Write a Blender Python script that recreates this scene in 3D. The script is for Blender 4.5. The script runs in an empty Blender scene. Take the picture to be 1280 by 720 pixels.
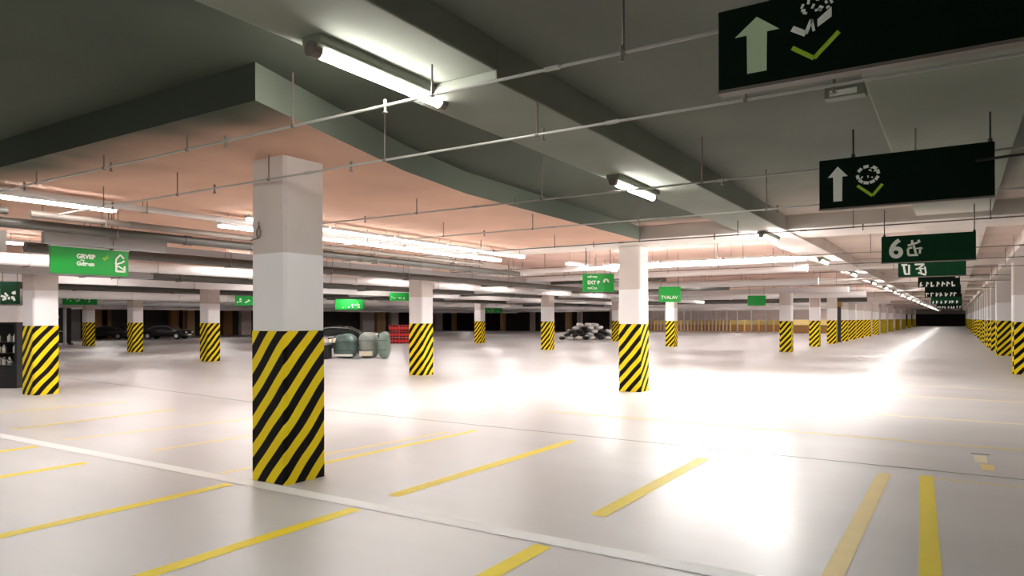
import bpy, bmesh, math, random
from mathutils import Vector, Matrix
random.seed(7)
C = bpy.context.scene.collection
PI = math.pi
F = 875.0; TH = math.radians(32.4); H = 1.6            # focal length in px of a 1280 frame, yaw, eye height

# ------------------------------------------------------------------ helpers
def link(name, me, m, parent=None):
    o = bpy.data.objects.new(name, me)
    for x in (m if isinstance(m, (list, tuple)) else [m]): me.materials.append(x)
    C.objects.link(o)
    if parent: o.parent = parent
    return o
def done(name, bm, m, parent=None, smooth=False):
    me = bpy.data.meshes.new(name)
    bmesh.ops.recalc_face_normals(bm, faces=bm.faces)
    if smooth:
        for f in bm.faces: f.smooth = True
    bm.to_mesh(me); bm.free()
    return link(name, me, m, parent)
def box(bm, x0, x1, y0, y1, z0, z1, bev=0, mi=0, mat=None):
    vs = [bm.verts.new(p) for p in [(x0,y0,z0),(x1,y0,z0),(x1,y1,z0),(x0,y1,z0),(x0,y0,z1),(x1,y0,z1),(x1,y1,z1),(x0,y1,z1)]]
    if mat:
        for v in vs: v.co = mat @ v.co
    fs = [bm.faces.new([vs[i] for i in q]) for q in [(3,2,1,0),(4,5,6,7),(0,1,5,4),(1,2,6,5),(2,3,7,6),(3,0,4,7)]]
    for f in fs: f.material_index = mi
    if bev:
        es = list({e for f in fs for e in f.edges})
        bmesh.ops.bevel(bm, geom=es, offset=bev, segments=2, affect='EDGES', profile=.6)
def tube(bm, p, q, r, n=10, caps=True, r2=None):
    p = Vector(p); q = Vector(q); d = q - p
    rot = d.to_track_quat('Z', 'Y').to_matrix().to_4x4()
    mt = Matrix.Translation((p + q) / 2) @ rot
    bmesh.ops.create_cone(bm, cap_ends=caps, segments=n, radius1=r, radius2=r if r2 is None else r2, depth=d.length, matrix=mt)
def prism(bm, pts, fn, t):                               # 2-D outline -> solid; fn maps (a, b, depth) to 3-D
    a = [bm.verts.new(fn(x, y, 0)) for x, y in pts]; b = [bm.verts.new(fn(x, y, t)) for x, y in pts]
    n = len(pts)
    bm.faces.new(a); bm.faces.new(b[::-1])
    for i in range(n): bm.faces.new([a[i], a[(i+1) % n], b[(i+1) % n], b[i]])
def tag(o, label, cat, group=None, kind=None):
    o['label'] = label; o['category'] = cat
    if group: o['group'] = group
    if kind: o['kind'] = kind
    return o
def thing(name, label, cat, loc=(0,0,0), rz=0, group=None):
    o = bpy.data.objects.new(name, None); C.objects.link(o)
    o.empty_display_size = .1
    o.location = loc; o.rotation_euler = (0,0,rz)
    return tag(o, label, cat, group)
def struct(o): o['kind'] = 'structure'; return o
def dup(root, loc, rz=0, label=None, group=None, scale=None):
    r = root.copy(); C.objects.link(r); r.location = loc; r.rotation_euler = (0,0,rz)
    if scale: r.scale = scale
    if label: r['label'] = label
    if group: r['group'] = group
    for ch in list(root.children):
        c = ch.copy(); C.objects.link(c); c.parent = r
        for g in ch.children:
            d = g.copy(); C.objects.link(d); d.parent = c
    return r

# ------------------------------------------------------------------ materials
def mat(name, col, rough=.6, metal=0, spec=.5, noise=0, nscale=4, bump=0, emis=None, es=0):
    m = bpy.data.materials.new(name); m.use_nodes = True
    nt = m.node_tree; b = nt.nodes['Principled BSDF']
    b.inputs['Base Color'].default_value = (*col, 1); b.inputs['Roughness'].default_value = rough
    b.inputs['Metallic'].default_value = metal; b.inputs['Specular IOR Level'].default_value = spec
    if noise or bump:
        tc = nt.nodes.new('ShaderNodeTexCoord'); n = nt.nodes.new('ShaderNodeTexNoise')
        n.inputs['Scale'].default_value = nscale; n.inputs['Detail'].default_value = 4
        nt.links.new(tc.outputs['Object'], n.inputs['Vector'])
        if noise:
            r = nt.nodes.new('ShaderNodeMix'); r.data_type = 'RGBA'
            r.inputs['A'].default_value = (*[c*(1-noise) for c in col], 1)
            r.inputs['B'].default_value = (*[min(1, c*(1+noise)) for c in col], 1)
            nt.links.new(n.outputs['Fac'], r.inputs['Factor']); nt.links.new(r.outputs['Result'], b.inputs['Base Color'])
        if bump:
            bp = nt.nodes.new('ShaderNodeBump'); bp.inputs['Strength'].default_value = bump; bp.inputs['Distance'].default_value = .01
            nt.links.new(n.outputs['Fac'], bp.inputs['Height']); nt.links.new(bp.outputs['Normal'], b.inputs['Normal'])
    if emis:
        b.inputs['Emission Color'].default_value = (*emis, 1); b.inputs['Emission Strength'].default_value = es
    return m
def math_node(nt, op, a, b=None):
    n = nt.nodes.new('ShaderNodeMath'); n.operation = op
    for i, v in enumerate((a, b)):
        if v is None: continue
        if isinstance(v, (int, float)): n.inputs[i].default_value = v
        else: nt.links.new(v, n.inputs[i])
    return n.outputs[0]
def smooth_range(nt, v, a, b):
    n = nt.nodes.new('ShaderNodeMapRange'); n.interpolation_type = 'SMOOTHSTEP'
    n.inputs['From Min'].default_value = a; n.inputs['From Max'].default_value = b
    nt.links.new(v, n.inputs['Value']); return n.outputs['Result']
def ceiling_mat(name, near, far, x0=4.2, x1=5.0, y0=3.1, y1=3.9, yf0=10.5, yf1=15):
    """grey-green first bays, shade painted into slab and drop panel, then salmon"""
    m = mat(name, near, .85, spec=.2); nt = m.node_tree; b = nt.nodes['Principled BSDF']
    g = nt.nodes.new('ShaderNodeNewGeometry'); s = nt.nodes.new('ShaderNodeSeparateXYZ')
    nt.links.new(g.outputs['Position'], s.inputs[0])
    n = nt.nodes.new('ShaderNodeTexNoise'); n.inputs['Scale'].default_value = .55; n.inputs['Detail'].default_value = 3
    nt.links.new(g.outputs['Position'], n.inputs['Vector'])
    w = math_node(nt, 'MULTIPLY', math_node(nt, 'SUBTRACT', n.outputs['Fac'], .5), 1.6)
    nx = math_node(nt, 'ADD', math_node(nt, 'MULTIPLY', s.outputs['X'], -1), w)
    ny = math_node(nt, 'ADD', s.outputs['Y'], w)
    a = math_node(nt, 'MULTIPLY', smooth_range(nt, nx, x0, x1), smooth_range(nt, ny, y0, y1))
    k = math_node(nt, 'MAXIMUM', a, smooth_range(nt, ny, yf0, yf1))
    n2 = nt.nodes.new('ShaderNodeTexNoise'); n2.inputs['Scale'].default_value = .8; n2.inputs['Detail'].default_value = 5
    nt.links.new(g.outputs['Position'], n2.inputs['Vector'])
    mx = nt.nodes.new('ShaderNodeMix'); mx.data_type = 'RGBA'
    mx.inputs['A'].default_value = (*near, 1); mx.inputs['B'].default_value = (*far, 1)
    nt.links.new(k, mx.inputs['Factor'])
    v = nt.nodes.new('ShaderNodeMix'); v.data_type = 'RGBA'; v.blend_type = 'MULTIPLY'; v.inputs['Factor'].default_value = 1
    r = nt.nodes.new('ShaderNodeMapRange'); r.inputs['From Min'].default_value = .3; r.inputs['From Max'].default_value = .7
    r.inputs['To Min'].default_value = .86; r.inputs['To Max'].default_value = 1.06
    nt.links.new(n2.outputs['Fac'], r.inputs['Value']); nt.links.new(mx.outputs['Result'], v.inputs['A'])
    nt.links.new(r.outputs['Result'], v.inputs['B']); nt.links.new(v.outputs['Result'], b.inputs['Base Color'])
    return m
M = {}
M['slab'] = ceiling_mat('slab_near_shade', (.066,.076,.056), (.64,.43,.35), x0=60, x1=61, yf0=12.3, yf1=14)  # near tone darkened: the shade over the first bays is painted in
M['slab_right'] = ceiling_mat('right_bay_lit_tone', (.17,.18,.15), (.60,.47,.40), x0=60, x1=61, yf0=9, yf1=16)  # lighter copy of the slab tone, brighter right bay painted in as colour
M['drop_side'] = mat('drop_panel_side_lit', (.13,.148,.112), .85, spec=.2)  # lighter than the front face: light from the tubes painted into the colour
M['drop_front'] = mat('drop_panel_front_shaded', (.04,.048,.035), .85, spec=.2)  # near-black copy of the side tone, shade painted into the colour
M['drop'] = ceiling_mat('drop_panel_shade_fade', (.06,.072,.05), (.62,.385,.285), x0=3.6, x1=4.4, y0=3.0, y1=4.3)  # dark near edge is painted-in shade, fading to salmon
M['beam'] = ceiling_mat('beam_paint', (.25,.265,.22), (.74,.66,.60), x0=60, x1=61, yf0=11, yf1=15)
M['floor'] = mat('epoxy_floor', (.82,.80,.80), .38, spec=.5)
def floor_nodes():
    nt = M['floor'].node_tree; b = nt.nodes['Principled BSDF']
    tc = nt.nodes.new('ShaderNodeTexCoord')
    mp = nt.nodes.new('ShaderNodeMapping'); mp.inputs['Scale'].default_value = (.25, 1.2, 1)
    n = nt.nodes.new('ShaderNodeTexNoise'); n.inputs['Scale'].default_value = .8; n.inputs['Detail'].default_value = 5
    nt.links.new(tc.outputs['Object'], mp.inputs[0]); nt.links.new(mp.outputs[0], n.inputs['Vector'])
    mx = nt.nodes.new('ShaderNodeMix'); mx.data_type = 'RGBA'
    mx.inputs['A'].default_value = (.62,.605,.605,1); mx.inputs['B'].default_value = (.72,.71,.71,1)
    r = nt.nodes.new('ShaderNodeMapRange'); r.inputs['From Min'].default_value = .3; r.inputs['From Max'].default_value = .7
    nt.links.new(n.outputs['Fac'], r.inputs['Value']); nt.links.new(r.outputs['Result'], mx.inputs['Factor'])
    nt.links.new(mx.outputs['Result'], b.inputs['Base Color'])
    r2 = nt.nodes.new('ShaderNodeMapRange'); r2.inputs['To Min'].default_value = .28; r2.inputs['To Max'].default_value = .45
    nt.links.new(n.outputs['Fac'], r2.inputs['Value']); nt.links.new(r2.outputs['Result'], b.inputs['Roughness'])
floor_nodes()
M['yellow'] = mat('yellow_line_paint', (.95,.75,.02), .5, noise=.06, nscale=6)
M['pale_yellow'] = mat('worn_yellow_line_paint', (.95,.74,.30), .5, noise=.08, nscale=6)
M['cream'] = mat('faded_cream_line_paint', (.95,.85,.62), .5)
M['white_line'] = mat('white_line_paint', (.97,.97,.97), .5)
M['joint'] = mat('floor_joint_sealant', (.22,.23,.22), .8)
M['col_white'] = mat('column_white_paint', (.93,.91,.92), .5, noise=.02, nscale=2)
M['col_grey'] = mat('column_bare_render', (.68,.61,.57), .8, noise=.06, nscale=3)
M['housing'] = mat('light_housing', (.22,.24,.19), .5)
M['lamp'] = mat('lit_tube', (1,1,1), .4, emis=(1,.97,.93), es=110)
M['lamp_far'] = mat('lit_tube_rows', (1,1,1), .4, emis=(1,.96,.92), es=34)
M['lamp_mid'] = mat('lit_tube_middle_rows', (1,1,1), .4, emis=(1,.97,.94), es=330)
M['lamp_rows'] = mat('lit_tube_deep_rows', (1,1,1), .4, emis=(1,.96,.93), es=110)
M['pipe_white'] = mat('pipe_white_paint', (.40,.39,.36), .4)
M['pipe_dark'] = mat('pipe_dark_steel', (.16,.13,.11), .5)
M['steel'] = mat('galvanised_steel', (.55,.55,.56), .35, metal=.6)
M['bigpipe'] = mat('old_brown_pipe', (.055,.05,.042), .5, noise=.2, nscale=5)
M['duct'] = mat('white_duct', (.60,.57,.56), .45)
M['duct_grey'] = mat('grey_duct', (.36,.36,.37), .5)
M['wall_dark'] = mat('dark_wall', (.025,.018,.015), .6)
M['wall_pale'] = mat('pale_wall', (.80,.70,.66), .7)
M['wall_grey'] = mat('grey_wall', (.34,.34,.31), .8)
M['tan'] = mat('tan_post', (.62,.40,.20), .6)
M['wood'] = mat('brown_wood', (.30,.15,.04), .6)
M['black'] = mat('black_plastic', (.012,.012,.013), .4)
M['sign_dark'] = mat('sign_dark_green', (.0015,.009,.004), .6, spec=.08)
M['sign_mid'] = mat('sign_bottle_green', (.003,.035,.013), .6, spec=.1)
M['sign_green'] = mat('sign_bright_green', (.0,.30,.03), .4)
M['ink_white'] = mat('sign_white', (.85,.88,.80), .5)
M['ink_pale'] = mat('sign_pale_green', (.55,.70,.45), .5)
M['ink_lime'] = mat('sign_lime', (.38,.62,.02), .5)
M['car'] = mat('black_car_paint', (.012,.013,.014), .12, spec=.8)
M['glass'] = mat('car_glass', (.03,.035,.035), .05, spec=.9)
M['chrome'] = mat('chrome', (.8,.82,.82), .15, metal=1)
M['rubber'] = mat('tyre_rubber', (.01,.01,.01), .8)
M['bale_green'] = mat('bale_green_wrap', (.085,.14,.12), .35, noise=.4, nscale=3, bump=.5)
M['bale_grey'] = mat('bale_grey_wrap', (.24,.27,.24), .4, noise=.25, nscale=3, bump=.5)
M['bale_pale'] = mat('bale_pale_wrap', (.20,.28,.24), .4, noise=.15, nscale=3, bump=.4)
M['olive'] = mat('olive_board', (.42,.33,.10), .6)
M['card'] = mat('cream_card', (.85,.76,.60), .7)
M['red'] = mat('red_crate_plastic', (.80,.03,.03), .35)
M['bag_white'] = mat('white_sack', (.85,.83,.82), .5, noise=.1, nscale=5)
M['bag_black'] = mat('black_sack', (.02,.02,.022), .35)

def tape_mat():
    m = mat('hazard_tape', (.9,.7,.02), .6, spec=.15); nt = m.node_tree; b = nt.nodes['Principled BSDF']
    uv = nt.nodes.new('ShaderNodeUVMap'); s = nt.nodes.new('ShaderNodeSeparateXYZ')
    nt.links.new(uv.outputs[0], s.inputs[0])
    oi = nt.nodes.new('ShaderNodeObjectInfo')
    n = nt.nodes.new('ShaderNodeTexNoise'); n.inputs['Scale'].default_value = 1.4; n.inputs['Detail'].default_value = 1
    nt.links.new(uv.outputs[0], n.inputs['Vector'])
    w = math_node(nt, 'MULTIPLY', math_node(nt, 'SUBTRACT', n.outputs['Fac'], .5), .12)
    v = math_node(nt, 'SUBTRACT', s.outputs['Y'], math_node(nt, 'MULTIPLY', s.outputs['X'], 1.12))
    v = math_node(nt, 'ADD', math_node(nt, 'ADD', v, w), math_node(nt, 'MULTIPLY', oi.outputs['Random'], .28))
    fr = math_node(nt, 'FRACT', math_node(nt, 'ADD', math_node(nt, 'DIVIDE', v, .287), 20))
    st = math_node(nt, 'LESS_THAN', fr, .50)
    mx = nt.nodes.new('ShaderNodeMix'); mx.data_type = 'RGBA'
    mx.inputs['A'].default_value = (.004,.003,.004,1)
    n2 = nt.nodes.new('ShaderNodeTexNoise'); n2.inputs['Scale'].default_value = 2.2
    nt.links.new(uv.outputs[0], n2.inputs['Vector'])
    my = nt.nodes.new('ShaderNodeMix'); my.data_type = 'RGBA'
    my.inputs['A'].default_value = (.95,.86,.015,1); my.inputs['B'].default_value = (1,.62,.012,1)
    nt.links.new(n2.outputs['Fac'], my.inputs['Factor']); nt.links.new(my.outputs['Result'], mx.inputs['B'])
    nt.links.new(st, mx.inputs['Factor']); nt.links.new(mx.outputs['Result'], b.inputs['Base Color'])
    return m
M['tape'] = tape_mat()

# ------------------------------------------------------------------ setting
XL, XR, YN, YB, YE, XC = -66.0, 4.6, -9.0, 85.0, 172.0, -9.2
SL = H + 1.88                                            # slab underside
SO = H + 1.60                                            # beam / drop-panel underside
def sbox(name, m, *a, bev=0):
    bm = bmesh.new(); box(bm, *a, bev=bev); return struct(done(name, bm, m))
fl = sbox('floor', M['floor'], XL-.3, XR+.3, YN-.3, YE+.3, -.25, 0)
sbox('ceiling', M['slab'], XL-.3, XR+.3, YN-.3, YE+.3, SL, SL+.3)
sbox('wall_left', M['wall_dark'], XL-.3, XL, YN-.3, YB+.3, 0, SL)
sbox('wall_back', M['wall_dark'], XL, -34, YB, YB+.3, 0, SL)
sbox('wall_back_pale', M['wall_pale'], -34, XC, YB, YB+.3, 0, SL)
sbox('wall_aisle', M['wall_pale'], XC-.3, XC, YB+.3, YE, 0, SL)
sbox('wall_end', M['wall_dark'], XC-.3, XR+.3, YE, YE+.3, 0, SL)
sbox('wall_right', M['wall_grey'], XR, XR+.3, YN-.3, YE, 0, SL)
sbox('wall_near', M['wall_grey'], XL, XR, YN-.3, YN, 0, SL)
tn = [0]
def trim(m, *a, bev=0.015):
    tn[0] += 1; return sbox('trim_%d' % tn[0], m, *a, bev=bev)
# long beam carrying the tube lights: near length slightly shallower, then 7 cm deeper
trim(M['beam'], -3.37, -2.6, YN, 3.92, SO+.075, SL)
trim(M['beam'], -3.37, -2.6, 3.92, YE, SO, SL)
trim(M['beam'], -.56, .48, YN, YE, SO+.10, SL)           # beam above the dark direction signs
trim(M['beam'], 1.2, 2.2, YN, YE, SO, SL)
# drop panels left of the lights
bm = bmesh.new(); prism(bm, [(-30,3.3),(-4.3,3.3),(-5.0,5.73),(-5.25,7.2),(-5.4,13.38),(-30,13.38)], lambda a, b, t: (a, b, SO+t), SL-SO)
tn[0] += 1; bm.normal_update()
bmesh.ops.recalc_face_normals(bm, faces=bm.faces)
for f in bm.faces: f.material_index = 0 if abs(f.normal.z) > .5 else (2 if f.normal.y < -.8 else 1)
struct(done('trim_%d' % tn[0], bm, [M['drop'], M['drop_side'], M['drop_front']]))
tn[0] += 1; sbox('trim_%d' % tn[0], M['slab_right'], -2.6, XR, YN, YE, SL-.012, SL+.02)  # thin sheet under the slab carrying the painted-in lighter right bay
# crossbeams
for y, w, dz in [(13.4, 1.6, 0), (24.5, 1.0, 0), (35.4, 1.0, 0), (46.5, 1, 0), (58, 1, 0), (70, 1, 0), (90, 1, 0), (110, 1, 0), (135, 1, 0)]:
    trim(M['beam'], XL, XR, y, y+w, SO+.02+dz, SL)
# left side long beams
for x in (-13.4, -24.8, -35.2, -46.8):
    trim(M['beam'], x-.35, x+.35, 14.9, YB, SO+.04, SL)
# bulkhead above the dark openings
trim(M['wall_pale'], XL+.01, XL+.5, YN, YB, H+1.25, SL)
trim(M['wall_pale'], XL, XC, YB-.5, YB-.01, H+1.2, SL)
trim(M['duct'], XC, XR, YE-.5, YE-.01, H+.9, SL)
# pale and tan piers on the dark walls
def wall_left_y(u):
    r = (u-640)/F                                        # only used to space the piers along the wall
    d = XL/(r*math.cos(TH)-math.sin(TH)); return d*(r*math.sin(TH)+math.cos(TH))
def wall_back_x(u):
    r = (u-640)/F; d = YB/(r*math.sin(TH)+math.cos(TH)); return d*(r*math.cos(TH)-math.sin(TH))
for u, k, w in [(90,'duct_grey',.5),(120,'wood',1.2),(127,'tan',.3),(218,'wood',.8),(222,'wall_pale',.25),(235,'tan',.45),(281,'wood',.6),(304,'wall_pale',.7),(457,'wall_pale',1.2),(473,'tan',.9),(490,'wall_pale',.8),(546,'wall_pale',.8)]:
    y = wall_left_y(u); trim(M[k], XL+.005, XL+.55, y-w*.9, y+w*.9, 0, H+1.3)
for u, k, w in [(569,'tan',.6),(597,'wall_pale',.5),(630,'tan',.6),(667,'wall_pale',.6),(712,'tan',.8),(726,'wall_pale',.6),(768,'wall_pale',.9)]:
    x = wall_back_x(u); trim(M[k], x-w/2, x+w/2, YB-.55, YB-.005, 0, H+1.25)

# floor markings are paint on the floor
def stripe(name, m, x0, y0, x1, y1, w, z=.002, label=None):
    bm = bmesh.new(); a = Vector((x0,y0,0)); b = Vector((x1,y1,0)); t = (b-a).normalized(); n = Vector((-t.y, t.x, 0))*w/2
    bm.faces.new([bm.verts.new(p + Vector((0,0,z))) for p in (a-n, b-n, b+n, a+n)])
    o = done(name, bm, M[m], fl)
    if label: o['label'] = label
    return o
for x, a, b in [(-6.0,-.5,4.3),(-4.3,-.5,4.3),(-2.47,-.5,4.3),(-.64,-.5,3.9),(-8.28,-.5,4.08),(-9.9,-.5,4.3),(-11.8,-.5,4.1)]:
    stripe('bay_line', 'yellow', x, a, x, b, .135)
for x, a, x2, b, m, w in [(-4.33,4.79,-4.28,8.22,'yellow',.14),(-2.47,5.18,-2.45,7.97,'yellow',.14),(-5.98,5.4,-5.86,8.26,'yellow',.09),(-6.5,4.56,-6.12,7.94,'pale_yellow',.07),
        (-.655,4.3,-.63,8.16,'pale_yellow',.125),(-.11,4.3,-.26,8.26,'yellow',.125),(-8.34,4.9,-8.22,7.3,'pale_yellow',.07),(-10.12,4.71,-9.63,7.8,'pale_yellow',.08),(-11.78,4.75,-11.9,7.4,'yellow',.08),(-14.08,5.4,-13.83,7.6,'yellow',.08)]:
    stripe('bay_line', m, x, a, x2, b, w)
stripe('white_aisle_line', 'white_line', -24, 4.42, XR, 4.42, .17, .004, 'long white painted line crossing the bays')
for y0, y1, x0, m, w in [(8.16,8.2,-.2,'pale_yellow',.04),(10.62,10.45,-6,'pale_yellow',.08),(13.3,13.0,-5,'cream',.12),(16.9,16.4,-4.6,'cream',.14),(19.4,19.0,-3.5,'cream',.14)]:
    stripe('cross_line', m, x0, y0, 1.3, y1, w)
for a, b in [((-24,10.1),(-16,9.35)),((-16,9.35),(-11.6,8.82)),((-11.6,8.82),(-5.5,8.66)),((-5.5,8.66),(-1.9,8.6)),((-1.9,8.6),(4.5,8.5))]:
    stripe('floor_joint', 'joint', *a, *b, .03, .0025)
stripe('floor_mark', 'cream', .17, 9.55, .29, 9.55, .5, .003)
stripe('floor_mark', 'joint', .14, 9.9, .33, 9.9, .06, .0035)
stripe('floor_mark', 'pale_yellow', .22, 9.05, .34, 9.05, .34, .0032)

# ------------------------------------------------------------------ columns
S = .51
def shaft_bm(sx, sy, ztop, ch=.03):
    bm = bmesh.new()
    def ring(z):
        a, b = sx/2, sy/2
        return [bm.verts.new((x, y, z)) for x, y in [(-a+ch,-b),(a-ch,-b),(a,-b+ch),(a,b-ch),(a-ch,b),(-a+ch,b),(-a,b-ch),(-a,-b+ch)]]
    r = [ring(0), ring(2.26), ring(ztop)]
    for k in (0, 1):
        for i in range(8):
            f = bm.faces.new([r[k][i], r[k][(i+1) % 8], r[k+1][(i+1) % 8], r[k+1][i]]); f.material_index = k
    bm.faces.new(r[0][::-1]); f = bm.faces.new(r[2]); f.material_index = 1
    return bm
def tape_bm(sx, sy, z0=.0, z1=1.495, t=.006, ch=.03):
    bm = bmesh.new(); uvl = bm.loops.layers.uv.new('UVMap')
    a, b = sx/2+t, sy/2+t
    P = [(-a+ch,-b),(a-ch,-b),(a,-b+ch),(a,b-ch),(a-ch,b),(-a+ch,b),(-a,b-ch),(-a,-b+ch)]
    L = [0]
    for i in range(8): L.append(L[-1] + (Vector(P[(i+1) % 8]) - Vector(P[i])).length)
    for i in range(8):
        p, q = P[i], P[(i+1) % 8]
        f = bm.faces.new([bm.verts.new((*p, z0)), bm.verts.new((*q, z0)), bm.verts.new((*q, z1)), bm.verts.new((*p, z1))])
        for l, uv in zip(f.loops, [(L[i], z0), (L[i+1], z0), (L[i+1], z1), (L[i], z1)]): l[uvl].uv = uv
        # top lip
        k = 1 - t/max(a, b)
        f = bm.faces.new([bm.verts.new((*p, z1)), bm.verts.new((*q, z1)), bm.verts.new((q[0]*k, q[1]*k, z1)), bm.verts.new((p[0]*k, p[1]*k, z1))])
        for l in f.loops: l[uvl].uv = (0, 0)
    return bm
def keep_normals(name, bm, m, parent):
    me = bpy.data.meshes.new(name); bm.to_mesh(me); bm.free(); return link(name, me, m, parent)
def make_column(label, x, y, sx=S, sy=S, top=SO+.01, group=None):
    t = thing('concrete_column', label, 'column', (x, y, 0), 0, group)
    done('shaft', shaft_bm(sx, sy, top), [M['col_white'], M['col_grey']], t)
    keep_normals('hazard_band', tape_bm(sx, sy), M['tape'], t)
    return t
c1 = make_column('large striped concrete column in the left foreground beside the white line', -5.48-S/2, 4.54+S/2)
bm = bmesh.new()                                         # wire hook on the big column
for k in range(14):
    a0, a1 = 2*PI*k/14, 2*PI*(k+1)/14
    tube(bm, (-.12+.03*math.cos(a0), -S/2-.012, 2.47+.05*math.sin(a0)), (-.12+.03*math.cos(a1), -S/2-.012, 2.47+.05*math.sin(a1)), .006, 6)
tube(bm, (-.12, -S/2-.012, 2.52), (-.12, -S/2-.012, 2.58), .006, 6)
tube(bm, (-.255, -S/2-.012, 2.40), (-.11, -S/2-.012, 2.42), .006, 6)
tube(bm, (-.12, -S/2+.002, 2.53), (-.12, -S/2-.014, 2.53), .01, 8)
done('wire_hook', bm, M['pipe_dark'], c1)
make_column('striped column at left edge beside the black shelf rack', -16.7-S/2, 7.17+S/2)
make_column('striped column standing just right of the red crates', -12.94-S/2, 15.58+S/2)
make_column('striped column in the middle distance, second largest, right of the picture centre', -5.84-S/2, 14.43+S/2)
FC = {}
for key, x, y, lab in [('249',-24.57,16.65,'slim striped column left of the large foreground column, in open floor'),
        ('158',-35.05,19.56,'striped column between the two dark parked cars near the left wall'),
        ('102',-46.62,23.04,'small striped column near the black board marked 19'),
        ('594',-27.32,39.08,'small striped column in the background, against the dark back openings'),
        ('678',-18.01,32.06,'striped column immediately left of the black and white sack heap'),
        ('765',-20.84,47.35,'small striped column at right end of the sack heap, half hidden by a nearer column'),
        ('835',-13.77,39.23,'pale striped column under the plain green sign right of the central column'),
        ('985',-6.72,35.7,'nearest striped column of the long row on the left of the driving aisle'),
        ('1019',-6.6,43.1,'second striped column of the long row on the left of the driving aisle')]:
    s2 = .54
    FC[key] = make_column(lab, x-s2/2, y+s2/2, s2, s2)
for i, y in enumerate([49.1, 54.7, 59.4, 64.5, 70.4, 78, 87, 97, 109, 122, 137, 153]):
    dup(FC['985'], (-6.75, y, 0), 0, 'one of the far striped columns receding in a tight row left of the aisle', 'far columns left of the aisle')
r1 = make_column('nearest striped column at the right edge of the photo', 1.36+.38, 24.5+.3, .76, .6)
dup(r1, (1.44+.38, 36.7, 0), 0, 'second striped column of the row along the right side of the aisle')
for y in (41.5, 46, 50, 54.5, 60, 68, 77, 88, 100, 114, 130, 150):
    dup(r1, (1.8, y+.3, 0), 0, 'one of the far striped columns overlapping along the right side of the aisle', 'far columns right of the aisle')

# ------------------------------------------------------------------ tube lights
def housing_bm(L, w=.075, h=.085):
    bm = bmesh.new(); n = 10; pts = []
    pts = [(-w, 0), (-w, -.03)] + [(-w*math.cos(PI*k/n), -.03-(h-.03)*math.sin(PI*k/n)) for k in range(1, n)] + [(w, -.03), (w, 0)]
    prism(bm, pts, lambda a, b, t: (a, -L/2+t, b), L)
    return bm
def make_light(L, label, loc, group=None, m='lamp', rz=0):
    t = thing('fluorescent_light', label, 'ceiling light', loc, rz, group)
    done('housing', housing_bm(L), M['housing'], t)
    bm = bmesh.new(); tube(bm, (0, -L/2+.05, -.088), (0, L/2-.05, -.088), .034, 12); done('tube', bm, M[m], t)
    for s in (-1, 1):
        bm = bmesh.new(); tube(bm, (0, s*(L/2-.055), -.085), (0, s*(L/2+.012), -.085), .045, 12); done('end_cap', bm, M['pipe_dark'], t)
    return t
yl = [3.47, 7.75, 13.75, 20.2, 26.6, 33.5]
labs = ['largest bright tube light on the ceiling, in front of the foreground column', 'second bright tube light on the long ceiling beam, above the picture centre',
        'third tube light along the long ceiling beam, left of the second dark sign', 'fourth tube light along the ceiling beam',
        'fifth tube light along the ceiling beam, left of the sign with the 6', 'sixth tube light along the ceiling beam']
L0 = None
for i, y in enumerate(yl):
    z = (SO+.075 if y < 3.9 else SO) + .005
    if i == 0: L0 = make_light(1.25, labs[0], (-3.2, y, z))
    else: dup(L0, (-3.2 if i < 2 else -2.98, y, z), 0, labs[i])
for y in (39.5, 45.5, 52, 59, 66.5, 74, 82, 92, 102, 114, 126, 140, 155):
    dup(L0, (-2.98, y, SO+.005), 0, 'one of the small far tube lights receding along the long beam', 'far tube lights on the long beam')
dup(L0, (-3.2, -1.6, SO+.076), 0, 'tube light on the long beam behind the viewpoint')
dup(L0, (-3.2, -6, SO+.076), 0, 'tube light at the near end of the long beam')
for y in (-6, -3, 0): dup(L0, (-7.5, y, SL), 0, 'tube light in the near bay left of the long beam, outside the photo', 'near bay tube lights')  # unseen fill lights, added to brighten the column faces
def relamp(root, m):
    for ch in root.children:
        if ch.name.startswith('tube'):
            me = LM.get((ch.data.name, m))
            if me is None:
                me = ch.data.copy(); me.materials[0] = M[m]; LM[(ch.data.name, m)] = me
            ch.data = me
    return root
LM = {}
for o in [o for o in C.objects if o.name.startswith('fluorescent_light') and o.location.y > 12]: relamp(o, 'lamp_mid')
def make_strip(L, label, loc, group, rz=0):              # hanging batten
    t = thing('batten_light', label, 'ceiling light', loc, rz, group)
    bm = bmesh.new(); box(bm, -.06, .06, -L/2, L/2, 0, .05); done('housing', bm, M['duct'], t)
    bm = bmesh.new(); box(bm, -.05, .05, -L/2+.02, L/2-.02, -.03, 0, .008); done('tube', bm, M['lamp_far'], t)
    for s in (-.4, .4):
        bm = bmesh.new(); tube(bm, (0, s*L, .05), (0, s*L, 1.88-1.46-.02), .005, 6); done('hanger_rod', bm, M['pipe_dark'], t)
    return t
B0 = make_strip(1.5, 'tube light of the upper bright row right behind the foreground column', (-8.6, 7.2, H+1.47), 'upper bright row of lights')
for y in (8.75, 10.3, 11.85, 13.4-1.0+.9, 17.0, 18.6): dup(B0, (-8.6, y, H+1.47), 0, 'tube light of the upper bright row right behind the foreground column', 'upper bright row of lights')
for y in (7.2, 8.75, 10.3, 11.85, 13.3): dup(B0, (-9.25, y, H+1.42), 0, 'tube light of the lower bright row beside the foreground column', 'lower bright row of lights')
for y in (1.2, 2.75, 4.3): dup(B0, (-9.45, y, H+1.47), 0, 'white strip above the brown pipes at left edge, with added glow', 'strips with added glow above the brown pipes')  # plain white strip, not a lamp; the glow is added
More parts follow.
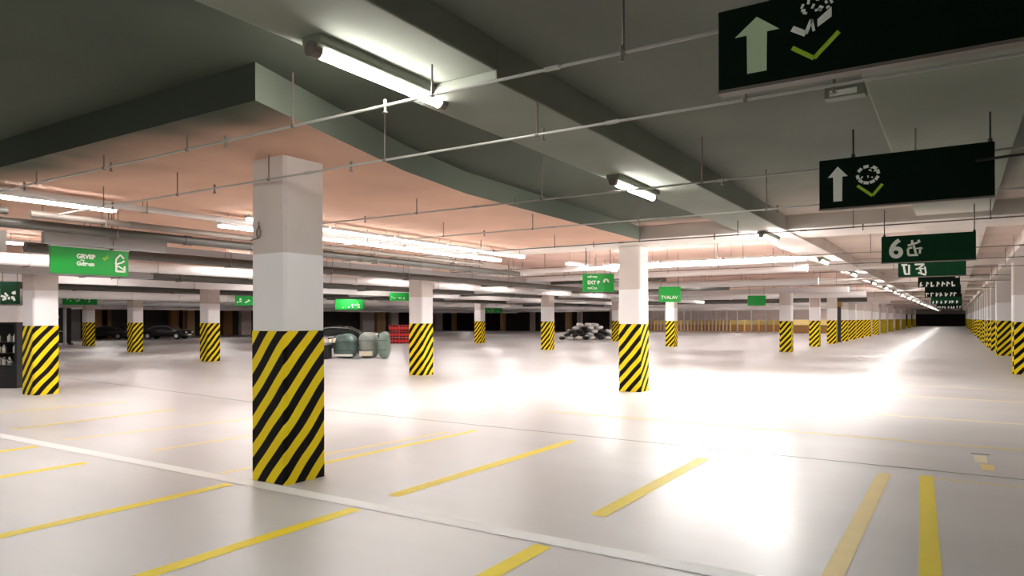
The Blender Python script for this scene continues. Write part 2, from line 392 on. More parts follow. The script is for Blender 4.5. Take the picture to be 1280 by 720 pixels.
for x, lab in [(-14.6,'small batten light in the row over the middle bays'), (-20.5,'small batten light in the row beyond the middle bays'), (-29,'small batten light in the deep left row'), (-40,'far batten light in the row before the left wall'), (-54,'far batten light nearest the left wall')]:
    ys = [2, 6.5, 11, 17, 20.5, 23, 28, 32, 38, 43, 49, 54, 61, 66, 74, 80]
    for y in ys[::1 if x > -35 else 2]:
        relamp(dup(B0, (x, y, H+1.44), 0, lab, 'batten lights in the row at %d metres' % -x), 'lamp_rows')
for y in (22, 28.5, 39, 43, 50, 55, 62, 67, 74, 80):
    relamp(dup(B0, (-9.4, y, H+1.44), 0, 'small batten light in the far row between the aisle columns and the sack heap', 'far batten lights behind aisle columns'), 'lamp_rows')

# ------------------------------------------------------------------ sprinkler pipes across the hall
def sprinkler(y, z, x0, x1, label, m, step=1.9, off=.6, r=.010, group=None):
    t = thing('sprinkler_pipe', label, 'pipe', (0, y, z), 0, group)
    bm = bmesh.new(); tube(bm, (x0, 0, 0), (x1, 0, 0), r, 10)
    x = x1 - .5
    while x > x0:
        tube(bm, (x-.05, 0, 0), (x+.05, 0, 0), r*1.5, 10); x -= 3.05
    done('pipe', bm, M[m], t)
    x = x1 - off; k = 0
    while x > x0 + .1:
        top = SL - z + .005
        if -3.4 < x < -2.57 or -.6 < x < .5: top = SO + (.08 if y < 3.9 or x > -1 else 0) - z
        if x < -4.9 and 3.3 < y < 13.4: top = SO - z
        bm = bmesh.new(); tube(bm, (x, 0, 0), (x, 0, max(.03, top)), .007, 6); tube(bm, (x-.012, 0, 0), (x+.012, 0, 0), r+.006, 10)
        done('hanger_rod', bm, M['pipe_dark'], t)
        k += 1; x -= step
    x = x1 - off - .55
    while x > x0 + .1:
        bm = bmesh.new(); tube(bm, (x, 0, -r), (x, 0, -r-.035), .008, 8); tube(bm, (x, 0, -r-.035), (x, 0, -r-.04), .02, 10)
        tube(bm, (x, 0, r), (x, 0, r+.03), .012, 8)
        done('sprinkler_head', bm, M['pipe_dark'], t)
        x -= step*1.3
    return t
sprinkler(3.60, H+1.475, -14, XR, 'nearest thin sprinkler pipe, crossing below the largest tube light', 'pipe_white', 1.35, 2.1)
sprinkler(4.45, H+1.36, -16, XR, 'thin sprinkler pipe passing in front of the foreground column top', 'pipe_white', 1.5, 2.7)
sprinkler(7.12, H+1.405, -8, XR, 'third thin sprinkler pipe, beside the second tube light', 'pipe_white', 1.9, 1.1)
sprinkler(9.10, H+1.37, -12, XR, 'fourth thin sprinkler pipe, passing behind the second dark sign', 'pipe_white', 1.7, 1.5)
sprinkler(11.6, H+1.37, -12, XR, 'fifth thin sprinkler pipe, just below the first crossbeam', 'pipe_dark', 1.7, .8)
for y in (16.3, 19.4, 22.6, 27, 31, 38, 42):
    sprinkler(y, H+1.38, -26, XR, 'thin dark sprinkler pipe in the far ceiling bays', 'pipe_dark', 2.6, .9, group='far sprinkler pipes')

# white ducts and trays crossing the far bays
def run_x(y, z, x0, x1, r, m, label, group=None, square=False):
    bm = bmesh.new()
    t = thing('ceiling_duct', label, 'duct', (0, y, z), 0, group)
    if square: box(bm, x0, x1, -r, r, -r*.7, r*.7, .01)
    else:
        tube(bm, (x0, 0, 0), (x1, 0, 0), r, 14)
        x = x0 + 1.7
        while x < x1: tube(bm, (x-.05, 0, 0), (x+.05, 0, 0), r*1.13, 14); x += 4.3
    done('duct', bm, M[m], t, )
    x = x0 + 1
    while x < x1:
        bm = bmesh.new(); tube(bm, (x, 0, 0), (x, 0, SL - z + .003), .01, 6); x += 3.6
        done('hanger_rod', bm, M['pipe_dark'], t)
    return t
def run_y(x, z, y0, y1, r, m, label, group=None, square=False, h=None):
    t = thing('ceiling_duct' if square else 'service_pipe', label, 'duct' if square else 'pipe', (x, 0, z), 0, group)
    bm = bmesh.new(); hh = h if h else r*.7
    if square: box(bm, -r, r, y0, y1, -hh, hh, .01)
    else:
        tube(bm, (0, y0, 0), (0, y1, 0), r, 16)
        y = y0 + 1.3
        while y < y1: tube(bm, (0, y-.06, 0), (0, y+.06, 0), r*1.14, 16); y += 3.7
    done('duct' if square else 'pipe', bm, M[m], t)
    y = y0 + .9
    while y < y1:
        bm = bmesh.new(); box(bm, -r-.02, r+.02, y-.012, y+.012, -hh-.02 if square else -r-.02, -hh-.001 if square else -r-.001)
        for s in (-1, 1): tube(bm, (s*(r+.015), y, -r), (s*(r+.015), y, (SO if 3.3 < y < 13.4 else SL) - z + .003), .006, 6)
        done('hanger', bm, M['pipe_dark'], t)
        y += 2.6 if y < 12 else 5
    return t
run_x(17.4, H+1.40, -24, -2.9, .07, 'duct', 'bright white pipe crossing the bay above the green exit sign')
for i, x in enumerate((-4.0, -5.6, -7.2)):
    relamp(dup(B0, (x, 17.15, H+1.44), PI/2, 'bright batten light in the crossing row left of the sign with the 6', 'crossing row of battens'), 'lamp_mid')
for y, z, x0, x1, r, m, sq in [(20.3,1.38,-32,-3.4,.10,'duct',0),(22.0,1.30,-30,-8,.06,'bigpipe',0),(26,1.30,-40,-4,.12,'duct',0),(29.5,1.33,-46,-8,.12,'bigpipe',0),(34,1.3,-55,-4,.16,'duct',1),(41,1.3,-60,-4,.18,'duct',0),(52,1.28,-60,-5,.16,'bigpipe',0),(57,1.22,-60,-4,.18,'duct',1),(64,1.28,-60,-8,.22,'duct',0),(76,1.15,-64,-8,.22,'duct',0)]:
    run_x(y, H+z, x0, x1, r, m, 'long pale duct crossing the far ceiling above the background', 'far crossing ducts', bool(sq))
run_y(-9.75, H+1.34, -6, 3.9, .045, 'bigpipe', 'dark brown pipe at left edge, upper and thinner of two')
run_y(-9.75, H+1.34, 4.15, 14, .045, 'pipe_dark', 'dark pipe continuing the upper brown pipe past the gap')
run_y(-9.95, H+1.225, -6, 16, .065, 'bigpipe', 'thick dark brown pipe directly above the long grey box and green sign')
run_y(-9.2, H+1.50, -6, 13, .04, 'duct', 'thin white pipe just under the salmon ceiling at left')
run_y(-10.37, H+1.125, 4.57, 6.3, .05, 'duct_grey', 'long plain grey box hanging directly above the green sign', None, True, .08)
run_y(-11.2, H+1.10, -6, 4.4, .20, 'duct', 'pale duct at left edge below the brown pipes', None, True)
for x, z, y0, y1, r, m, sq in [(-11.9,1.12,5,30,.08,'bigpipe',0),(-12.4,1.28,6,40,.12,'duct_grey',1),(-15.4,1.2,3,50,.12,'duct',0),(-16.3,1.1,0,9.5,.16,'duct_grey',1),(-18.6,1.25,3,50,.14,'bigpipe',0),(-22.0,1.2,3,60,.16,'duct',1),(-26.5,1.2,4,60,.12,'bigpipe',0),(-32,1.15,4,70,.2,'duct',0),(-38.5,1.15,6,80,.2,'duct',1),(-43,1.12,6,80,.2,'duct_grey',0),(-50,1.1,6,80,.25,'duct',0),(-58,1.1,6,80,.25,'duct',1)]:
    run_y(x, H+z, y0, y1, r, m, 'pale service run hanging in the ceiling over the left half of the hall', 'service runs over the left bays', bool(sq))

# ------------------------------------------------------------------ lettering
def text_bm(s, size, bold=.0):
    cu = bpy.data.curves.new('t', 'FONT'); cu.body = s; cu.size = size; cu.offset = bold; cu.extrude = .001
    o = bpy.data.objects.new('t', cu); C.objects.link(o)
    me = bpy.data.meshes.new_from_object(o)
    bpy.data.objects.remove(o); bpy.data.curves.remove(cu)
    return me
def letters(parent, s, size, x, z, m, bold=.0, name='lettering', y=-.0):
    me = text_bm(s, size, bold); me.name = name
    o = link(name, me, M[m], parent); o.location = (x, y, z); o.rotation_euler = (PI/2, 0, 0); return o
def poly(parent, name, polys, m, y, t=.003):
    bm = bmesh.new()
    for p in polys: prism(bm, p, lambda a, b, d: (a, y-d, b), t)
    return done(name, bm, M[m], parent)
def stroke(a, b, w):
    a = Vector(a); b = Vector(b); d = (b-a).normalized(); n = Vector((-d.y, d.x))*w/2
    return [tuple(a-n), tuple(b-n), tuple(b+n), tuple(a+n)]
def blots(rng, x0, x1, z0, z1, n, s):                    # short garbled strokes as on the sign
    out = []
    for _ in range(n):
        x, z = rng.uniform(x0, x1), rng.uniform(z0, z1); a = rng.uniform(0, PI); l = rng.uniform(.5, 1)*s
        out.append(stroke((x-l*math.cos(a)/2, z-l*math.sin(a)/2), (x+l*math.cos(a)/2, z+l*math.sin(a)/2), s*.42))
    return out
def hang_sign(label, x0, x1, y, z0, z1, m, name='direction_sign', rods=(), t=.06, topz=SO+.1, ledge=True):
    s = thing(name, label, 'sign', (x0, y, z0))
    w, h = x1-x0, z1-z0
    bm = bmesh.new(); box(bm, 0, w, 0, t, 0, h, .004); done('panel', bm, M[m], s)
    if ledge:
        bm = bmesh.new(); box(bm, -.004, w+.004, -.004, t+.004, -.014, .002, .002); done('bottom_rail', bm, M['pipe_dark'], s)
    for rx in rods:
        bm = bmesh.new(); tube(bm, (rx, t/2, h-.01), (rx, t/2, topz-z0+.004), .008, 8); tube(bm, (rx, t/2, h), (rx, t/2, h+.03), .018, 8)
        done('hanger_rod', bm, M['black'], s)
    return s
def arrow(x, z0, z1, w):
    zt = z1 - (z1-z0)*.30; k = w*.22
    return [(x-k, z0), (x+k, z0), (x+k*1.05, zt), (x+w/2, zt), (x, z1), (x-w/2, zt), (x-k*1.05, zt)]
# 1: nearest, runs out of the frame at upper right
d1 = 3.45; h1 = .385
s1 = hang_sign('nearest dark sign with pale arrow, cut off by the top right of the photo', -.99, .44, 3.47, H+1.125, H+1.515, 'sign_dark', rods=(.25, 1.15), t=.07, topz=SO+.1)
poly(s1, 'arrow', [arrow(.185, .06, .325, .205)], 'ink_pale', -.0)
poly(s1, 'chevron', [stroke((.345,.142),(.44,.075),.02), stroke((.44,.075),(.545,.175),.02)], 'ink_lime', 0)
poly(s1, 'emblem', [stroke((.345,.232),(.405,.195),.026), stroke((.405,.195),(.43,.255),.016), stroke((.43,.255),(.44,.20),.012),
    [(.455,.215),(.515,.25),(.515,.295),(.455,.25)]] + blots(random.Random(3), .35, .52, .29, .355, 16, .026), 'ink_white', 0)
# 2
s2 = hang_sign('second dark sign with white arrow and lime chevron, below and behind the nearest sign', -1.06, .27, 6.95, H+1.005, H+1.45, 'sign_dark', rods=(.28, 1.30), t=.06)
poly(s2, 'arrow', [arrow(.155, .06, .375, .165)], 'ink_white', 0)
poly(s2, 'chevron', [stroke((.315,.185),(.435,.085),.024), stroke((.435,.085),(.515,.18),.024)], 'ink_lime', 0)
e = [stroke((.40+.085*math.cos(a), .275+.075*math.sin(a)), (.40+.085*math.cos(a+.5), .275+.075*math.sin(a+.5)), .026) for a in (0,.6,1.5,2.2,3.1,3.7,4.3,4.9,5.5)]
poly(s2, 'emblem', e + blots(random.Random(5), .35, .46, .23, .34, 6, .026), 'ink_white', 0)
bm = bmesh.new(); tube(bm, (1.20, 0, .30), (1.75, 0, .32), .012, 8); done('hanger_bar', bm, M['black'], s2)
# 3: the 6
s3 = hang_sign('green sign with a large white 6, third of the dark hanging signs', -.99, .25, 12.4, H+.875, H+1.285, 'sign_mid', rods=(.04, 1.22,), t=.05)
letters(s3, '6', .40, .10, .075, 'ink_white', .012, 'numeral', -.003)
poly(s3, 'glyph', [stroke((.42,.33),(.42,.27),.03), stroke((.36,.25),(.50,.29),.03), stroke((.50,.33),(.52,.29),.03), stroke((.37,.10),(.36,.2),.03), stroke((.36,.2),(.42,.22),.03),
    stroke((.44,.25),(.47,.12),.03), stroke((.37,.10),(.50,.10),.03), stroke((.53,.22),(.52,.12),.03), stroke((.47,.2),(.56,.2),.02)], 'ink_white', 0)
# 4
s4 = hang_sign('green sign with two white characters, directly behind and below the sign with the 6', -1.02, .17, 16.6, H+.86, H+1.36, 'sign_mid', rods=(.05, 1.22), t=.05)
poly(s4, 'glyph', [stroke((.06,.25),(.17,.25),.035), stroke((.10,.25),(.13,.06),.04), stroke((.12,.06),(.22,.06),.035), stroke((.20,.25),(.20,.06),.035),
    stroke((.30,.25),(.47,.25),.035), stroke((.47,.25),(.36,.16),.035), stroke((.32,.16),(.46,.16),.03), stroke((.40,.16),(.42,.05),.035), stroke((.36,.08),(.50,.03),.035), stroke((.48,.2),(.50,.06),.03)], 'ink_white', 0)
# 5..8: boards seen deeper down the aisle, full of small white characters
for i, (x0, x1, y, z0, z1, m, lab) in enumerate([(-.98, .10, 24.6, H+.94, H+1.35, 'sign_dark', 'dark sign crowded with small white characters, below the two characters sign'),
        (-1.0, .15, 30.6, H+.79, H+1.25, 'sign_dark', 'dark aisle sign, second of the crowded text boards'),
        (-1.05, .25, 40.5, H+.70, H+1.2, 'sign_mid', 'green aisle sign, third of the crowded text boards'),
        (-1.1, .3, 54, H+.62, H+1.1, 'sign_dark', 'lowest and farthest dark aisle sign above the end wall')]):
    s = hang_sign(lab, x0, x1, y, z0, z1, m, rods=(.1, x1-x0-.1), t=.05, ledge=False)
    rng = random.Random(20+i); out = []; h = z1-z0; w = x1-x0
    for zz in (h*.22,):
        x = .06 if i else .05
        while x < w-.1:
            out += [stroke((x, zz-.07), (x+rng.uniform(-.02,.04), zz+.07), .035), stroke((x, zz+rng.choice((-.07,.06))), (x+.07, zz+rng.uniform(-.05,.07)), .035)]
            x += rng.uniform(.12, .19)
    poly(s, 'lettering', out, 'ink_white', 0)
    if i == 0:
        poly(s, 'red_mark', [[(w-.12, h-.14), (w-.03, h-.14), (w-.03, h-.05), (w-.12, h-.05)]], 'card', 0)

# green signs facing the aisle side (turned to +X): local x runs along world +Y
def green_sign(label, X, y0, y1, z0, z1, name='exit_sign', rz=PI/2, m='sign_green', rodz=SO):
    s = thing(name, label, 'sign', (X, y0, z0), rz); w, h = y1-y0, z1-z0
    bm = bmesh.new(); box(bm, 0, w, 0, .05, 0, h, .004); done('panel', bm, M[m], s)
    bm = bmesh.new(); box(bm, -.01, w+.01, -.01, .06, h, h+.02); done('top_rail', bm, M['duct'], s)
    for rx in (.08*w, .92*w):
        bm = bmesh.new(); tube(bm, (rx, .025, h), (rx, .025, rodz-z0), .008, 8); done('hanger_rod', bm, M['pipe_dark'], s)
    return s
g = green_sign('large green sign with white text and symbol, hanging at left below the grey box', -10.4, 4.68, 5.74, H+.655, H+1.025, rodz=H+1.045)
letters(g, 'GRVEP', .085, .33, .225, 'ink_white', .004, 'lettering', -.003)
letters(g, '...', .085, .38, .195, 'ink_white', .003, 'lettering', -.003)
letters(g, 'Gdtaun', .08, .33, .125, 'ink_white', .004, 'lettering', -.003)
poly(g, 'mark', [stroke((.69,.24),(.72,.22),.012), stroke((.72,.22),(.75,.29),.012), stroke((.69,.255),(.78,.255),.01)], 'ink_lime', 0)
poly(g, 'symbol', [stroke((.94,.315),(.99,.26),.022), stroke((.94,.315),(.88,.25),.022), stroke((.88,.25),(.87,.17),.022), stroke((.87,.17),(.96,.2),.022), stroke((.96,.2),(1.0,.23),.022),
    stroke((.88,.17),(.88,.06),.03), stroke((.88,.07),(1.0,.07),.03), stroke((1.0,.15),(1.0,.06),.03), stroke((.90,.15),(.99,.10),.02)], 'ink_white', 0)
def px(u, d):                                            # a place on the floor plan seen in column u at depth d
    r = (u-640)/F*d; return r*math.cos(TH)-d*math.sin(TH), r*math.sin(TH)+d*math.cos(TH)
def green_front(label, u0, u1, v0, v1, d, rz, content=None, m='sign_green'):
    yh = 401.3-(u0/1280)*3.6
    x, y = px(u0, d); x2, y2 = px(u1, d); zt = H+(yh-v0)*d/F; zb = H+(yh-v1)*d/F
    w = math.hypot(x2-x, y2-y)/max(.3, math.cos(rz-TH))
    s = thing('exit_sign', label, 'sign', (x, y, zb), rz); h = zt-zb
    bm = bmesh.new(); box(bm, 0, w, 0, .06, 0, h, .004); done('panel', bm, M[m], s)
    for rx in (.1*w, .9*w):
        bm = bmesh.new(); tube(bm, (rx, .03, h), (rx, .03, (SO if y < 13.4 else SL)-zb+.003), .009, 8); done('hanger_rod', bm, M['pipe_dark'], s)
    return s, w, h
s, w, h = green_front('green exit sign with white text hanging just left of the central column', 729, 769, 342, 364.5, 15.8, .75)
letters(s, 'EXT P', h*.27, w*.14, h*.42, 'ink_white', .004, 'lettering', -.003)
letters(s, 'nallenna', h*.17, w*.14, h*.78, 'ink_white', .002, 'lettering', -.003)
letters(s, 'noCt.a', h*.2, w*.14, h*.14, 'ink_white', .002, 'lettering', -.003)
letters(s, '9', h*.72, w*.64, h*.22, 'ink_white', .008, 'numeral', -.003)
s, w, h = green_front('small green sign hanging just right of the central column', 824, 851, 358.5, 377.5, 22, TH)
letters(s, 'TVALAV', h*.30, w*.09, h*.2, 'ink_white', .004, 'lettering', -.003)
green_front('plain green sign hanging over the distant guard rail', 935, 957.5, 369.5, 382, 32, TH)
rg = random.Random(4)
for u0, u1, v0, v1, d, lab in [(0,23,352,380,17.5,'dark green sign at the left edge above the white panel'), (78,121,364,381,34,'green sign hanging behind the left edge column'),
        (176,200,371,379,46,'tiny green sign hanging above the dark parked cars'), (294,316,367,382,36,'green sign peeking out left of the foreground column'),
        (419,455,374,387,40,'green sign hanging above the wrapped bales'), (487,511,366,376,30,'small green sign hanging above the red crates'), (605,628,384,391,62,'faint low green sign right of the background striped column')]:
    s, w, h = green_front(lab, u0, u1, v0, v1, d, TH, m='sign_mid' if u0 == 0 else 'sign_green')
    if h > .3:
        poly(s, 'lettering', blots(rg, w*.12, w*.85, h*.2, h*.55, 9, h*.22), 'ink_white', 0)

# emergency light on the beam behind the nearest sign
t = thing('emergency_light', 'small grey emergency light on the ceiling just behind the nearest sign', 'light', (-.90, 6.15, SL-.012))
bm = bmesh.new(); box(bm, 0, .30, 0, .12, -.09, .003, .008); done('case', bm, M['housing'], t)
bm = bmesh.new(); box(bm, .04, .24, -.006, .05, -.075, -.03, .004); done('lens', bm, M['ink_white'], t)

# ------------------------------------------------------------------ guard rail in front of the pale back wall
x0, x1 = -33.2, -15.0
t = thing('guard_rail', 'low yellow and brown striped guard rail before the pale back wall', 'guard rail', (x0, YB-3, 0))
bm = bmesh.new(); box(bm, 0, x1-x0, 0, .1, .95, 1.45); done('upper_board', bm, M['olive'], t)
bm = bmesh.new(); box(bm, 0, x1-x0, .02, .1, .15, .95); done('lower_board', bm, M['wood'], t)
k = 0; x = .2
while x < x1-x0:
    bm = bmesh.new(); box(bm, x-.07, x+.07, -.08, 0, 0, 2.6 if k % 2 else 1.5); done('post', bm, M['duct_grey' if k % 2 else 'tan'], t)
    x += .42 if x < 11 else .8; k += 1
t = thing('low_barrier', 'brown low barrier between the first two columns left of the aisle', 'barrier', (-14.6, YB-8, 0))
bm = bmesh.new(); box(bm, 0, 4.3, 0, .3, .1, .95, .02); done('board', bm, M['wood'], t)
bm = bmesh.new(); box(bm, 0, 4.3, -.02, .32, .95, 1.5, .02); done('cap_band', bm, M['pale_yellow'], t)
bm = bmesh.new()
for x in (.1, 2.15, 4.2): box(bm, x-.1, x+.1, -.05, .35, 0, 1.5)
done('post', bm, M['wood'], t)
for u, d, hh, m, lab in [(1049,47,2.5,'black','thin black standpipe beside the third aisle column'), (1059,56,2.45,'wood','thin brown standpipe among the far aisle columns'), (1076,64,2.45,'wood','second thin brown standpipe among the far aisle columns')]:
    x, y = px(u, d); t = thing('standpipe', lab, 'pipe', (x, y, 0))
    bm = bmesh.new(); tube(bm, (0,0,0), (0,0,hh), .12, 12); done('pipe', bm, M[m], t)
    bm = bmesh.new(); tube(bm, (0,0,hh-.1), (0,0,hh+.25), .2, 12); done('top_cap', bm, M['wood'], t)
    bm = bmesh.new(); tube(bm, (0,0,0), (0,0,.05), .2, 12); done('base_flange', bm, M['wood'], t)

# ------------------------------------------------------------------ left edge rack, board
xr, yr = px(20, 16.6)
t = thing('shelf_rack', 'tall black shelf rack of pale bottles at left edge of photo', 'rack', (xr, yr, 0), TH)
W = 2.6
bm = bmesh.new(); box(bm, -W, 0, .02, .6, 0, .55, .01); done('cabinet', bm, M['black'], t)
bm = bmesh.new(); box(bm, -W, 0, .56, .6, .55, 1.55); done('back_panel', bm, M['black'], t)
for x in (-W, -.05): bm = bmesh.new(); box(bm, x, x+.05, .02, .58, .55, 1.57); done('side_panel', bm, M['black'], t)
for z in (.84, 1.10, 1.55):
    bm = bmesh.new(); box(bm, -W+.05, -.05, .03, .56, z-.02, z); done('shelf', bm, M['black'], t)
bm = bmesh.new(); tube(bm, (-W+.05, .0, .74), (-.4, .0, .74), .02, 8); tube(bm, (-.4, .0, .74), (-.05, .0, .62), .02, 8); done('handle_bar', bm, M['chrome'], t)
base = Matrix.Rotation(TH, 4, 'Z')
def bottle_bm(r, h):
    bm = bmesh.new(); tube(bm, (0,0,0), (0,0,h*.7), r, 12); tube(bm, (0,0,h*.7), (0,0,h*.85), r, 12, r2=r*.4); tube(bm, (0,0,h*.85), (0,0,h), r*.4, 10); return bm
b0 = None
for row, z in enumerate((.55, .84, 1.10)):
    for k in range(9):
        if (k*7+row*3) % 5 == 0: continue
        p = Vector((xr, yr, z+.001)) + base @ Vector((-.14-k*.13, .16, 0))
        lab = 'pale bottle on the %s shelf of the black rack' % ('lowest', 'middle', 'upper')[row]
        if b0 is None:
            b0 = done('bottle', bottle_bm(.045, .19), M['ink_white']); tag(b0, lab, 'bottle', 'bottles on the lowest shelf'); b0.location = p
        else:
            o = b0.copy(); C.objects.link(o); o.location = p; o['label'] = lab; o['group'] = 'bottles on the %s shelf' % ('lowest', 'middle', 'upper')[row]
t = thing('display_panel', 'plain white panel standing on top of the black rack at left edge', 'panel', (xr, yr, 1.57), TH)
bm = bmesh.new(); box(bm, -W, 0.02, .03, .5, 0, .40, .01); done('board', bm, M['col_white'], t)
xb, yb = px(60, 47)
t = thing('notice_board', 'tall black board marked 19 standing right of the left edge column', 'board', (xb, yb, 0), TH)
bm = bmesh.new(); box(bm, 0, 1.5, 0, .12, .1, 2.6, .01); done('panel', bm, M['black'], t)
bm = bmesh.new(); box(bm, 0, .1, -.15, .3, 0, .1); box(bm, 1.4, 1.5, -.15, .3, 0, .1); done('foot', bm, M['black'], t)
letters(t, '19', .34, .42, 1.72, 'ink_white', .006, 'numeral', -.003)
poly(t, 'lettering', blots(random.Random(9), .2, 1.3, .82, .95, 8, .12), 'ink_white', 0)
xb, yb = px(81, 46); t = thing('pale_post', 'thin pale post beside the black board marked 19', 'post', (xb, yb, 0))
bm = bmesh.new(); tube(bm, (0,0,0), (0,0,2.5), .1, 12); done('tube', bm, M['steel'], t); bm = bmesh.new(); tube(bm, (0,0,0), (0,0,.06), .2, 12); done('base_plate', bm, M['steel'], t)

# ------------------------------------------------------------------ cars
def make_car(label, loc, rz, sc=1):
    t = thing('car', label, 'car', loc, rz); t.scale = (sc,)*3
    prof = [(-2.15,.32),(-2.2,.62),(-2.1,.80),(-1.75,.88),(-1.15,.92),(-.55,1.27),(.0,1.34),(.7,1.30),(1.35,1.02),(1.95,.97),(2.15,.85),(2.2,.5),(2.1,.30)]
    bm = bmesh.new(); cols = []
    for y, k in ((-.86,0),(-.84,.5),(-.6,1),(.6,1),(.84,.5),(.86,0)):
        ring = []
        for x, z in prof:
            zz = z
            if z > .9: zz = .9 + (z-.9)*(1 if k == 1 else .25 if k == 0 else .55)
            ring.append(bm.verts.new((x*(.985+.015*k), y, zz)))
        cols.append(ring)
    for a, b in zip(cols, cols[1:]):
        for i in range(len(prof)): j = (i+1) % len(prof); bm.faces.new([a[i], a[j], b[j], b[i]])
    bm.faces.new(cols[0]); bm.faces.new(cols[-1][::-1])
    done('body', bm, M['car'], t, True)
    bm = bmesh.new()
    for s in (-1, 1): prism(bm, [(-1.1,.93),(-.55,1.14),(.0,1.2),(.65,1.17),(1.2,.98),(1.2,.93)], lambda a, b, d, s=s: (a, s*(.80+d*.06), b), 1)
    done('side_window', bm, M['glass'], t)
    bm = bmesh.new()
    for s in (-1, 1):
        for p, q in (((-1.15,.92),(-.55,1.2)),((-.55,1.2),(0,1.27)),((0,1.27),(.7,1.23)),((.7,1.23),(1.3,1.0))): tube(bm, (p[0], s*.82, p[1]), (q[0], s*.82, q[1]), .022, 6)
        tube(bm, (-1.75, s*.80, .9), (-1.15, s*.80, .93), .02, 6)
    done('window_trim', bm, M['chrome'], t)
    for x in (-1.35, 1.35):
        for s in (-1, 1):
            bm = bmesh.new(); tube(bm, (x, s*.70, .32), (x, s*.89, .32), .32, 20); w = done('wheel', bm, M['rubber'], t)
            bm = bmesh.new(); tube(bm, (x, s*.88, .32), (x, s*.90, .32), .19, 16); done('hub_cap', bm, M['chrome'], w)
    for s in (-1, 1):
        bm = bmesh.new(); box(bm, -2.2, -2.08, s*.6-.16, s*.6+.16, .6, .74, .02); done('headlight', bm, M['ink_white'], t)
    bm = bmesh.new(); box(bm, -2.24, -2.15, -.35, .35, .38, .5); done('number_plate', bm, M['ink_white'], t)
    return t
x, y = px(418, 32.5); make_car('dark car parked behind the wrapped bales', (x, y, 0), TH+.12)
x, y = px(208, 60); cr = make_car('black car parked at left wall, right of a striped column', (x, y, 0), TH+PI, .9)
x, y = px(136, 60); make_car('black car parked at left wall, left of a striped column', (x, y, 0), TH, .9)

# ------------------------------------------------------------------ bales, crate box, clutter
def bale(label, u, v, w, dep, h, m, panel, d):
    x, y = px(u, d); t = thing('wrapped_bale', label, 'bale', (x, y, 0), TH)
    bm = bmesh.new(); bmesh.ops.create_icosphere(bm, subdivisions=4, radius=1)
    rr = random.Random(int(u)); ph = [rr.uniform(0, 6) for _ in range(4)]
    for vt in bm.verts:
        c = vt.co; k = 3.2
        n = (abs(c.x)**k + abs(c.y)**k + abs(c.z)**k)**(1/k); c = c/n
        wob = 1 + .03*math.sin(6*c.x+ph[0]+4*c.z) + .02*math.sin(9*c.z+ph[1])
        vt.co = Vector((c.x*w/2*wob, c.y*dep/2*wob, max(0, h/2 + c.z*h/2*(1+.03*math.sin(5*c.x+ph[2])))))
    done('wrap', bm, M[m], t, True)
    if panel:
        a, b, z0, z1, pm = panel
        bm = bmesh.new(); box(bm, a, b, -dep/2*1.07, -dep/2*.86, z0, z1, .01); done('label_strip', bm, M[pm], t)
    bm = bmesh.new()
    for z in (h*.33, h*.68):
        tube(bm, (-w*.42, -dep*.515, z), (w*.42, -dep*.515, z), .008, 6)
    done('strap', bm, M['black'], t)
    return t
bale('dark green wrapped bale with a white strip near its foot', 432.5, 0, .96, 1.0, 1.02, 'bale_green', (-.42,.38,.10,.19,'ink_white'), 29.4)
bale('grey wrapped bale with a cream card strip, middle of the three bales', 461, 0, .80, 1.0, 1.08, 'bale_grey', (-.30,.24,.11,.30,'card'), 29.6)
bale('pale green wrapped bale, rightmost of the three', 480.5, 0, .44, .9, 1.12, 'bale_pale', None, 29.2)
x, y = px(405.5, 28.9); t = thing('storage_chest', 'long dark chest beside the foreground column, left of the bales', 'chest', (x, y, 0), TH)
bm = bmesh.new(); box(bm, -.9, .20, -.4, .4, 0, .58, .02); done('body', bm, M['black'], t)
bm = bmesh.new(); box(bm, -.92, .22, -.42, .42, .58, .66, .01); done('lid', bm, M['duct_grey'], t)
for k in range(4):
    p = px(402+k*5, 29.0); o = done('parcel', bmesh.new(), M['card'])
    bm = bmesh.new(); box(bm, -.09, .09, -.1, .1, 0, .15+.04*(k % 2), .03); bm.to_mesh(o.data); bm.free()
    o.location = (*p, .661); o.rotation_euler = (0, 0, TH+.3*k); tag(o, 'small tan parcel on the dark chest beside the column', 'parcel', 'parcels on the dark chest')

# red crates
def crate_bm(w=.66, d=.45, h=.40):
    bm = bmesh.new()
    for z0, z1 in ((0,.03),(.10,.26),(h-.04,h)):
        box(bm, -w/2, w/2, -d/2, -d/2+.02, z0, z1); box(bm, -w/2, w/2, d/2-.02, d/2, z0, z1)
        box(bm, -w/2, -w/2+.02, -d/2, d/2, z0, z1); box(bm, w/2-.02, w/2, -d/2, d/2, z0, z1)
    for x in (-w/2, -w/6, w/6, w/2):
        for y in (-d/2, d/2): box(bm, x-.02, x+.02, y-.012, y+.012, 0, h)
    box(bm, -w/2, w/2, -d/2, d/2, 0, .02)
    return bm
x, y = px(499.5, 47.5); c0 = None
for tier in range(3):
    for s in (-1, 1):
        p = Vector((x, y, tier*.43)) + base @ Vector((s*.345, 0, 0))
        lab = '%s red plastic crate in the %s tier of the stack' % ('left' if s < 0 else 'right', ('bottom', 'middle', 'top')[tier])
        if c0 is None:
            c0 = thing('plastic_crate', lab, 'crate', p, TH, 'stacked red crates')
            done('shell', crate_bm(), M['red'], c0)
            bm = bmesh.new(); box(bm, -.30, .30, -.20, .20, .03, .36); done('contents', bm, M['black'], c0)
        else: dup(c0, p, TH, lab)

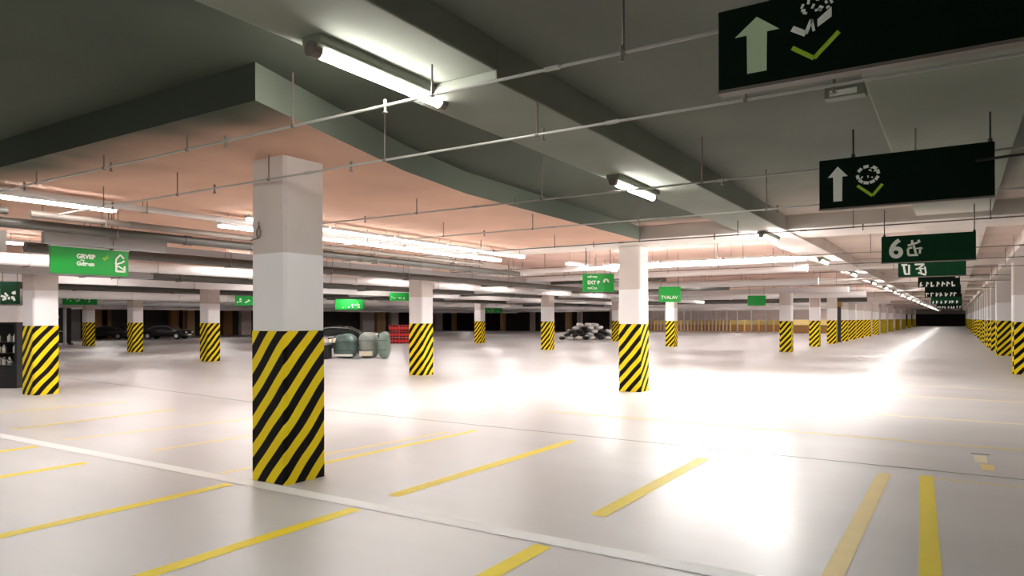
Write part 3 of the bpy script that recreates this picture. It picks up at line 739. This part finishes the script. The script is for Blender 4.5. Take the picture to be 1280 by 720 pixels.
# heap of sacks
def sack_bm(seed):
    bm = bmesh.new(); bmesh.ops.create_icosphere(bm, subdivisions=2, radius=1); r = random.Random(seed)
    for v in bm.verts:
        c = v.co; v.co = Vector((c.x*.30, c.y*.25, (c.z*.145)))*(1+r.uniform(-.1,.1))
    return bm
sm = []
for i in range(6):
    o = sack_bm(i); me = bpy.data.meshes.new('sack'); o.to_mesh(me); o.free()
    for f in me.polygons: f.use_smooth = True
    me.materials.append(M['bag_white' if i % 3 else 'bag_black']); sm.append(me)
rr = random.Random(12); n = 0
for tier in range(5):
    z = .16 + tier*.25; wd = 2.25*(1-tier*.16) 
    for row in range(3 if tier < 3 else 2):
        x_ = -wd
        while x_ < wd:
            me = sm[rr.randrange(6)]; o = bpy.data.objects.new('sack', me); C.objects.link(o)
            cx, cy = px(737, 55)
            p = Vector((cx, cy, z)) + base @ Vector((x_ + rr.uniform(-.08,.08)+.1, (row-1)*.53+tier*.12, rr.uniform(-.03,.03) if tier else 0))
            o.location = p; o.rotation_euler = (rr.uniform(-.3,.3) if tier else 0, rr.uniform(-.35,.35) if tier else 0, rr.uniform(0, 3))
            wh = me.materials[0] == M['bag_white']
            tag(o, '%s sack in the %s of the big black and white heap' % ('white' if wh else 'black', ('bottom layer','second layer','third layer','fourth layer','top layer')[tier]), 'sack', '%s sacks, layer %d of the heap' % ('white' if wh else 'black', tier+1))
            x_ += .60

# ------------------------------------------------------------------ world, camera
w = bpy.data.worlds.new('World'); bpy.context.scene.world = w; w.use_nodes = True
w.node_tree.nodes['Background'].inputs[0].default_value = (.02,.02,.02,1)
cam = bpy.data.cameras.new('Camera'); co = bpy.data.objects.new('Camera', cam); C.objects.link(co)
cam.sensor_fit = 'HORIZONTAL'; cam.sensor_width = 36; cam.lens = F/1280*36
cam.shift_y = 39.5/1280; cam.clip_start = .05; cam.clip_end = 400
co.location = (0, 0, H)
co.rotation_euler = (Matrix.Rotation(TH, 4, 'Z') @ Matrix.Rotation(PI/2, 4, 'X') @ Matrix.Rotation(-.0028, 4, 'Z')).to_euler()
bpy.context.scene.camera = co
sc = bpy.context.scene
sc.view_settings.view_transform = 'Standard'; sc.view_settings.look = 'None'; sc.view_settings.gamma = 1
sc.view_settings.use_curve_mapping = False; sc.view_settings.exposure = .24
